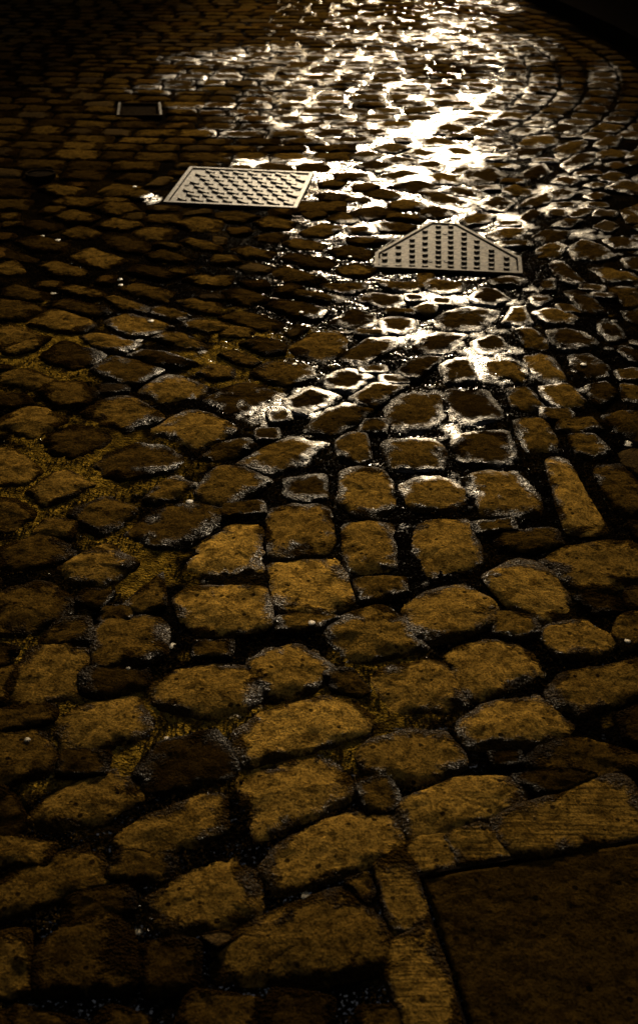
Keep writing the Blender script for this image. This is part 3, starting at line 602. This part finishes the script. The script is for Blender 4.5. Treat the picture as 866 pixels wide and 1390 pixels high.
SPECIAL = {   # centre pixel of the stone in the photo -> label
 (418,795): 'brightest golden yellow sett, the lower of two square ones stacked under each other mid picture',
 (405,715): 'smooth square brown sett with a pale wet corner, directly above the brightest golden sett',
 (303,740): 'flat plain tan sett with sharp right edge, left of the smooth square brown one',
 (302,825): 'pitted yellow sett left of the brightest golden sett and below the flat tan one',
 (415,980): 'long golden sett speckled with small dark pits, lying slantwise below the picture centre',
 (400,1075): 'big golden brown sett with one dark hole, under the long speckled golden sett',
 (450,1150): 'large ochre sett with two small round holes, above the tooled upright kerb stone',
 (620,1090): 'even ochre sett with glistening top rim, just above the small tooled kerb stones',
 (700,970): 'pointed ochre sett with a few black pits, below the right hand watermark area',
 (680,655): 'square sett with a broad pale wet rim around a dark brown middle',
 (585,665): 'rounded oval sett with a ring shaped wet rim, left of the pale rimmed square sett',
 (770,670): 'long narrow tan sett running lengthways, right of the pale rimmed square sett',
 (470,514): 'small sett shining almost white with water, in the middle of the bright wet streak',
 (400,1270): 'broad dark rock like stone with swirling ridges at the bottom, left of the kerb stones',
 (178,870): 'smooth dark brown square sett near the left, beside a pale round scrap',
}
def look(P, tone, wet, ar):
    xs = [p[0] for p in P]; ys = [p[1] for p in P]; w_, h_ = max(xs) - min(xs), max(ys) - min(ys)
    shape = 'long' if w_ > 1.5 * h_ else ('narrow' if h_ > 1.6 * w_ else 'squarish')
    size = 'small' if ar < 500 else ('large' if ar > 5500 else '')
    colr = 'shiny wet' if wet > .7 else ('damp brown' if tone < .5 else 'ochre')
    return ' '.join(s for s in (size, shape, colr) if s)
used = set()
LAND = [(325, 253, 'rectangular iron cover'), (610, 337, 'trapezoid studded cover'), (190, 150, 'small far rectangular cover'), (56, 238, 'dark round cover'),
 (740, 1250, 'big corner slab'), (418, 795, 'brightest golden sett'), (303, 740, 'flat tan sett'), (415, 980, 'long speckled golden sett'),
 (700, 970, 'pointed pitted ochre sett'), (680, 655, 'pale rimmed square sett'), (770, 670, 'long narrow tan sett'), (470, 514, 'white shining small sett'),
 (400, 1270, 'ridged rock at the bottom'), (178, 870, 'smooth dark square sett'), (450, 1150, 'ochre sett with two round holes'), (585, 665, 'ring rimmed oval sett'),
 (0, 0, 'top left photo corner'), (866, 0, 'top right photo corner'), (0, 1390, 'bottom left photo corner'), (0, 600, 'middle of the left photo edge'),
 (866, 450, 'right photo edge a third down'), (866, 850, 'middle of the right photo edge'), (433, 0, 'middle of the top photo edge'), (433, 1390, 'middle of the bottom photo edge'), (160, 455, 'sett carrying a pale scrap near the left'), (0, 1000, 'left photo edge three quarters down')]
DIRS = ['right of', 'below and right of', 'below', 'below and left of', 'left of', 'above and left of', 'above', 'above and right of']
ORD = 'first second third fourth fifth sixth seventh eighth ninth tenth eleventh twelfth thirteenth fourteenth fifteenth'.split()
RANK = {}
for li, (lx, ly, ln_) in enumerate(LAND):
    sec = {}
    for P_, x_, y_, t_, tr_ in single:
        fs_ = 1 + (1390 - ly) / 1390 * 1.2            # courses look closer together farther away
        dx_, dy_ = x_ - lx, (y_ - ly) * fs_
        if math.hypot(dx_, dy_) < 14: continue
        sec.setdefault(int(round(math.atan2(dy_, dx_) / (math.pi / 4))) % 8, []).append((math.hypot(dx_, dy_), x_, y_))
    for d_, l_ in sec.items():
        for k_, (_, x_, y_) in enumerate(sorted(l_)): RANK.setdefault((x_, y_), []).append((k_, li, d_))
def place(x, y):
    k_, li, d_ = min(RANK[(x, y)])
    return '%s sett %s the %s' % (ORD[min(k_, 14)], DIRS[d_], LAND[li][2])
for P, x, y, t, tr in single:
    t = t * (.7 if y < 560 else 1 if y < 1000 else .75) * rng.uniform(.8, 1.1) if t is not None else (rng.choice((0, .03, .10, .20, .32)) + rng.uniform(0, .05) + (.10 if 550 < y < 1000 and 200 < x < 760 else 0)) * (.5 if y < 330 else .75)  # tone raised mid street, lowered elsewhere: brightness falloff painted into the stone colour
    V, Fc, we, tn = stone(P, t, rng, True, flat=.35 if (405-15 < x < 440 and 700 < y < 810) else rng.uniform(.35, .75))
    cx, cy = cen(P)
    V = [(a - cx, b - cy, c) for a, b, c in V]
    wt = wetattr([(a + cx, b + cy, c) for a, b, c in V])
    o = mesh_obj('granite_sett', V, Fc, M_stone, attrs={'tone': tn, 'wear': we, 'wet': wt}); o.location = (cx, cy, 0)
    wmean = float(wt.mean())
    lab = None
    for k, v in SPECIAL.items():
        if k not in used and math.dist(k, (x, y)) < 24: lab = v; used.add(k); break
    if not lab:
        ar = abs(area([tuple(float(v) for v in IMG(a, b)) for a, b in P]))
        lab = look(P, t, wmean, ar) + ', ' + place(x, y)
        while len(lab.split()) > 16: lab = lab.split(' ', 1)[1]
    tag(o, lab, 'paving stone', 'granite setts of the street')
# all remaining, farther and smaller stones
V, Fc, we, tn = [], [], [], []
for P, x, y, t, tr in rest:
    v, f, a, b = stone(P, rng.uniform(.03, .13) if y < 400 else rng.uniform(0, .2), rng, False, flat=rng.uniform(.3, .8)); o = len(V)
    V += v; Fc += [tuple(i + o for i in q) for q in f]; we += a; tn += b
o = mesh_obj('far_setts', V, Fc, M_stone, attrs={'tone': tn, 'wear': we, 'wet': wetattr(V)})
tag(o, 'mass of small distant wet setts covering the far part of the street', 'paving stones', kind='stuff')

# tooled kerb stones round the slab
klab = ['small tooled stone at the corner of the big dark slab', 'cracked off trapezoid piece of tooled stone above the slab, right of the corner stone',
        'long tooled kerb stone with rounded top edge above the big dark slab', 'upright narrow tooled stone left of the slab with long grooves',
        'lowest tooled stone beside the slab, under a slanting crack']
for P, lb in zip(KERBS, klab):
    g = [G(*q) for q in P]; V, Fc, we, tn = stone(g, .45, rng, True, flat=.15, zoff=.002, n=80, rough=.6)
    cx, cy = cen(g); wt = [0.12] * len(V)
    o = mesh_obj('kerb_stone', [(a - cx, b - cy, c) for a, b, c in V], Fc, M_kerb, attrs={'tone': tn, 'wear': we, 'wet': wt}); o.location = (cx, cy, 0)
    tag(o, lb, 'kerb stone', 'tooled kerb stones round the slab')
# slab with a thin metal edge
g = [G(*q) for q in SLAB]; c = cen(g)
se = empty('paving_slab', (c[0], c[1], 0)); tag(se, 'big rough dark brown slab with a thin metal edge in the bottom right corner', 'slab')
xs = np.linspace(0, 1, 60)
V = []; we = []
A_, B_, C_, D_ = G(570, 1189), G(900, 1134), G(1000, 1430), G(650, 1430)
for j in range(60):
    for i in range(60):
        u, v = i / 59, j / 59
        x = (A_[0] * (1 - u) + B_[0] * u) * (1 - v) + (D_[0] * (1 - u) + C_[0] * u) * v
        y = (A_[1] * (1 - u) + B_[1] * u) * (1 - v) + (D_[1] * (1 - u) + C_[1] * u) * v
        z = -.002 + .003 * noise.noise(Vector((x * 20, y * 20, 3))) + .0018 * noise.noise(Vector((x * 90, y * 90, 3)))
        if i in (0, 59) or j in (0, 59): z = -.03
        V.append((x - c[0], y - c[1], z)); we.append(1.3)
Fc = [(j * 60 + i, (j + 1) * 60 + i, (j + 1) * 60 + i + 1, j * 60 + i + 1) for j in range(59) for i in range(59)]
mesh_obj('stone_surface', V, Fc, M_slab, se, attrs={'tone': [.05] * len(V), 'wear': we, 'wet': [.0] * len(V)})
def strip(a, b, w_, z0, z1, org):
    dx, dy = b[0] - a[0], b[1] - a[1]; l = math.hypot(dx, dy); nx, ny = -dy / l * w_ / 2, dx / l * w_ / 2
    return [(a[0] + nx - org[0], a[1] + ny - org[1]), (a[0] - nx - org[0], a[1] - ny - org[1]), (b[0] - nx - org[0], b[1] - ny - org[1]), (b[0] + nx - org[0], b[1] + ny - org[1])][::-1]
mb = MB(); mb.prism(strip(G(564, 1187), G(905, 1131), .0035, 0, 0, c), -.03, -.0005); mb.build('metal_edge', M_rust, se)
mb = MB(); mb.prism(strip(G(566, 1190), G(646, 1432), .0035, 0, 0, c), -.03, -.003); mb.build('metal_edge', M_rust, se)

# ------------------------------------------------------------------ iron covers
def bil(Q, u, v):
    return tuple((Q[0][k] * (1 - u) + Q[1][k] * u) * (1 - v) + (Q[3][k] * (1 - u) + Q[2][k] * u) * v for k in (0, 1))
def shrink(P, d):
    """inset a convex polygon by d"""
    if area(P) < 0: P = P[::-1]
    n = len(P); out = []
    for i in range(n):
        a, b, c_ = P[i - 1], P[i], P[(i + 1) % n]
        def ln(p, q):
            dx, dy = q[0] - p[0], q[1] - p[1]; l = math.hypot(dx, dy); nx, ny = -dy / l, dx / l
            return (p[0] + nx * d, p[1] + ny * d), (dx / l, dy / l)
        (p1, d1), (p2, d2) = ln(a, b), ln(b, c_)
        cr = d1[0] * d2[1] - d1[1] * d2[0]
        t_ = ((p2[0] - p1[0]) * d2[1] - (p2[1] - p1[1]) * d2[0]) / cr
        out.append((p1[0] + d1[0] * t_, p1[1] + d1[1] * t_))
    return out
def rel(P, c): return [(x - c[0], y - c[1]) for x, y in P]
Q1 = [G(*q) for q in COV1]; c1 = cen(Q1); R1 = rel(Q1, c1)
e1 = empty('manhole_cover', (c1[0], c1[1], -.002)); tag(e1, 'rectangular iron cover with slanting raised bars, set among the setts left of centre', 'manhole cover')
mb = MB(); i1 = shrink(R1, .016); o1 = R1 if area(R1) > 0 else R1[::-1]; mb.ring(o1, i1, -.04, .003); mb.build('frame', M_iron, e1)
L1 = shrink(R1, .019); mb = MB(); mb.prism(L1, -.03, -.002)
Qb = L1
nx_, ny_ = 9, 7
# the quad corner order for the bar field
Qc = rel([G(264, 229), G(420, 236.5), G(400, 279), G(230, 272)], c1)
for j in range(8):
    for i in range(8):
        u = (i + .5 + (.25 if j % 2 else -.25)) / 8.2; v = (j + .5) / 8
        if u < .04 or u > .97: continue
        p = bil(Qc, u, v); q = bil(Qc, min(u + .06, 1), v)
        ax = math.atan2(q[1] - p[1], q[0] - p[0]) + math.radians(-38) + rng.uniform(-.12, .12)
        l, w_ = rng.uniform(.026, .034), .008
        pts = [(p[0] + math.cos(ax) * a * l - math.sin(ax) * b * w_, p[1] + math.sin(ax) * a * l + math.cos(ax) * b * w_) for a, b in ((-1, -.5), (-.8, -1), (.8, -1), (1, -.5), (1, .5), (.8, 1), (-.8, 1), (-1, .5))]
        mb.prism(pts, -.004, .0042, .0018)
mb.build('lid', M_iron, e1)
for u in (.04, .96):
    p = bil(Qc, u, .5); mb = MB(); mb.prism([(p[0] + .009 * math.cos(k * .785), p[1] + .014 * math.sin(k * .785)) for k in range(8)], -.001, .0005); mb.build('keyhole', M_void, e1)

Q2 = [G(*q) for q in COV2]; c2 = cen(Q2); R2 = rel(Q2, c2)
e2 = empty('gully_cover', (c2[0], c2[1], -.003)); tag(e2, 'trapezoid iron cover with rows of raised studs, right of centre below the flooded setts', 'drain cover')
if area(R2) < 0: R2 = R2[::-1]
mb = MB(); mb.ring(R2, shrink(R2, .012), -.04, .004); mb.build('frame', M_dull, e2)
mb = MB(); mb.ring(shrink(R2, .0125), shrink(R2, .0175), -.04, -.006); mb.build('gap', M_void, e2)
L2 = shrink(R2, .018); mb = MB(); mb.prism(L2, -.03, .000)
cols = [(140, 3, 268, 212), (202, 4, 268, 180), (264, 6, 268, 150), (322, 7, 270, 112), (382, 9, 270, 90), (438, 9, 272, 90), (498, 8, 275, 120), (556, 6, 277, 155), (622, 5, 279, 198), (690, 3, 281, 232)]
s2 = 260 / 866
for X, nn, yb, yt in cols:
    for k in range(nn):
        yy = yb + (yt - yb) * k / max(1, nn - 1)
        p = G(480 + X * s2, 280 + yy * s2); p = (p[0] - c2[0], p[1] - c2[1])
        mb.prism([(p[0] + .0105 * math.cos(a * .785 + .39), p[1] + .0085 * math.sin(a * .785 + .39)) for a in range(8)], -.001, .0058, .0018)
mb.build('lid', M_dull, e2)
for X, Y in ((412, 120), (418, 245), (345, 245)):
    p = G(480 + X * s2, 280 + Y * s2); p = (p[0] - c2[0], p[1] - c2[1])
    mb = MB(); mb.prism([(p[0] + .009 * math.cos(a * .785), p[1] + .011 * math.sin(a * .785)) for a in range(8)], -.001, .0015); mb.build('keyhole', M_void, e2)

Q3 = [G(*q) for q in LITTLE]; c3 = cen(Q3); R3 = rel(Q3, c3)
if area(R3) < 0: R3 = R3[::-1]
e3 = empty('valve_cover', (c3[0], c3[1], 0)); tag(e3, 'small dark rectangular cover with two pale raised side edges, far left', 'valve cover')
mb = MB(); mb.ring(R3, shrink(R3, .014), -.04, .006); mb.build('frame', M_rust, e3)
for a_, b_ in ((LITTLE[0], LITTLE[3]), (LITTLE[1], LITTLE[2])):
    mb = MB(); mb.prism(strip(G(*a_), G(*b_), .012, 0, 0, c3), -.01, .0085); mb.build('side_bar', M_dull, e3)
mb = MB(); mb.prism(shrink(R3, .016), -.03, -.004); mb.build('lid', M_rust, e3)
c4 = G(56, 238)
e4 = empty('round_cover', (c4[0], c4[1], 0)); tag(e4, 'dark round cover with a thin pale lower rim near the left edge', 'round cover')
cir = lambda r: [(r * math.cos(a * math.pi / 16), r * math.sin(a * math.pi / 16)) for a in range(32)]
mb = MB(); mb.ring(cir(.062), cir(.054), -.03, .0115); mb.build('rim', M_rust, e4)
mb = MB(); mb.prism(cir(.053), -.03, .007); mb.build('lid', M_rust, e4)

# ------------------------------------------------------------------ grit in the joints, pale scraps
NG = 26000
px = np.random.uniform(-20, 886, NG * 2); py = 330 + np.random.uniform(0, 1, NG * 2) ** 1.25 * 1080
c_, s_ = math.cos(PIT), math.sin(PIT); X = (px - 433) / F; Y = -(py - 650) / F
dz = -s_ + Y * c_; kk = CH / -dz; gx = X * kk; gy = (c_ + Y * s_) * kk
ii = np.clip(((gx - GX0) / CS).astype(int), 0, NXC - 1); jj = np.clip(((gy - GY0) / CS).astype(int), 0, NYC - 1)
keep = ~taken[jj, ii] & (flood(gx, gy) < .3) & (fbm(gx, gy, 6, 31, 2) > .38)
gx, gy = gx[keep][:NG], gy[keep][:NG]
N_ = len(gx); sz = np.random.uniform(.0012, .0034, N_); base = np.array([(1, 0, 0), (-.5, .87, 0), (-.5, -.87, 0), (0, 0, .9), (0, 0, -.9)])
A = np.random.uniform(0, 6.28, N_); ca, sa = np.cos(A), np.sin(A)
st = np.random.uniform(.7, 1.4, (N_, 1))
bx = base[None, :, 0] * st; by = base[None, :, 1] / st
vx = gx[:, None] + sz[:, None] * (bx * ca[:, None] - by * sa[:, None]); vy = gy[:, None] + sz[:, None] * (bx * sa[:, None] + by * ca[:, None])
zb = -.0090 + .006 * (fbm(gx, gy, 14, 1, 3) - .5) + .005 * (fbm(gx, gy, 110, 5, 2) - .5) + .001
vz = zb[:, None] + sz[:, None] * base[None, :, 2]
vs = np.stack([vx, vy, vz], -1).reshape(-1, 3)
tri = np.array([(0, 1, 3), (1, 2, 3), (2, 0, 3), (1, 0, 4), (2, 1, 4), (0, 2, 4)])
fs = (np.arange(N_)[:, None, None] * 5 + tri[None]).reshape(-1, 3)
M_grit = simple('grit_grains', (.16, .095, .02), (.012, .008, .003), .18, 25, 0, 0, .9)
gr = big_mesh('grit', [(vs, fs, np.zeros(len(vs)))], M_grit); gr.data.polygons.foreach_set('use_smooth', np.zeros(len(gr.data.polygons), bool))
tag(gr, 'loose wet grit lying in the joints between the setts', kind='stuff')

SCR = [(189, 457, 5), (205, 434, 4), (400, 493, 3.5), (409, 423, 3), (792, 493, 4), (853, 597, 7), (257, 676, 5), (232, 869, 6), (174, 903, 3), (226, 994, 4), (423, 843, 5), (387, 539, 4),
       (72, 393, 4), (162, 375, 4), (164, 382, 3.5), (78, 323, 4), (228, 459, 0), (183, 251, 3), (487, 247, 3), (475, 346, 2.5), (415, 1208, 6), (37, 1001, 4), (188, 1257, 5), (852, 866, 4), (57, 316, 3.5), (513, 230, 4), (530, 420, 0)]
scr_pts = []
where = 'near the left edge|left of the middle|in the middle|right of the middle|near the right edge'.split('|')
for x, y, r in SCR:
    if not r: continue
    g = G(x, y, .004); d = math.hypot(g[0], g[1]); m = r * 1.1 / F * math.hypot(d, CH) ; n = 9; vs_, k0 = [], rng.uniform(0, 6)
    for lay, z in ((1, 0), (.85, .0008)):
        for a in range(n):
            rr = m * lay * (1 + .12 * math.sin(a * 2.1 + k0)); vs_.append((rr * math.cos(a * 6.283 / n), rr * 1.15 * math.sin(a * 6.283 / n), z))
    fs_ = [tuple(n + i for i in range(n))] + [(i, (i + 1) % n, n + (i + 1) % n, n + i) for i in range(n)] + [tuple(n - 1 - i for i in range(n))]
    # rest the scrap on what lies under it
    ok, loc, nor, idx = False, None, None, None
    o = mesh_obj('litter_scrap', vs_, fs_, M_scrap); o.location = (g[0], g[1], .0035)
    o['zfit'] = 1
    scr_pts.append((o, x, y))
seen_ = {}
for o, x, y in scr_pts:
    li = min(range(len(LAND)), key=lambda i: math.dist(LAND[i][:2], (x, y))); d_ = int(round(math.atan2(y - LAND[li][1], x - LAND[li][0]) / (math.pi / 4))) % 8
    k_ = seen_.get((li, d_), 0); seen_[(li, d_)] = k_ + 1
    tag(o, '%spale scrap %s the %s' % (['tiny ', 'another tiny ', 'further tiny '][min(k_, 2)], DIRS[d_], LAND[li][2]), 'litter', 'pale scraps scattered on the setts')
bpy.context.view_layer.update()
dg = bpy.context.evaluated_depsgraph_get()
for o in [o for o in C.objects if 'zfit' in o.keys()]:
    del o['zfit']; x, y = o.location.x, o.location.y; o.location.z = -1
    bpy.context.view_layer.update()
    hit = S.ray_cast(bpy.context.evaluated_depsgraph_get(), Vector((x, y, .5)), Vector((0, 0, -1)))
    o.location.z = hit[1].z + .0006 if hit[0] else 0
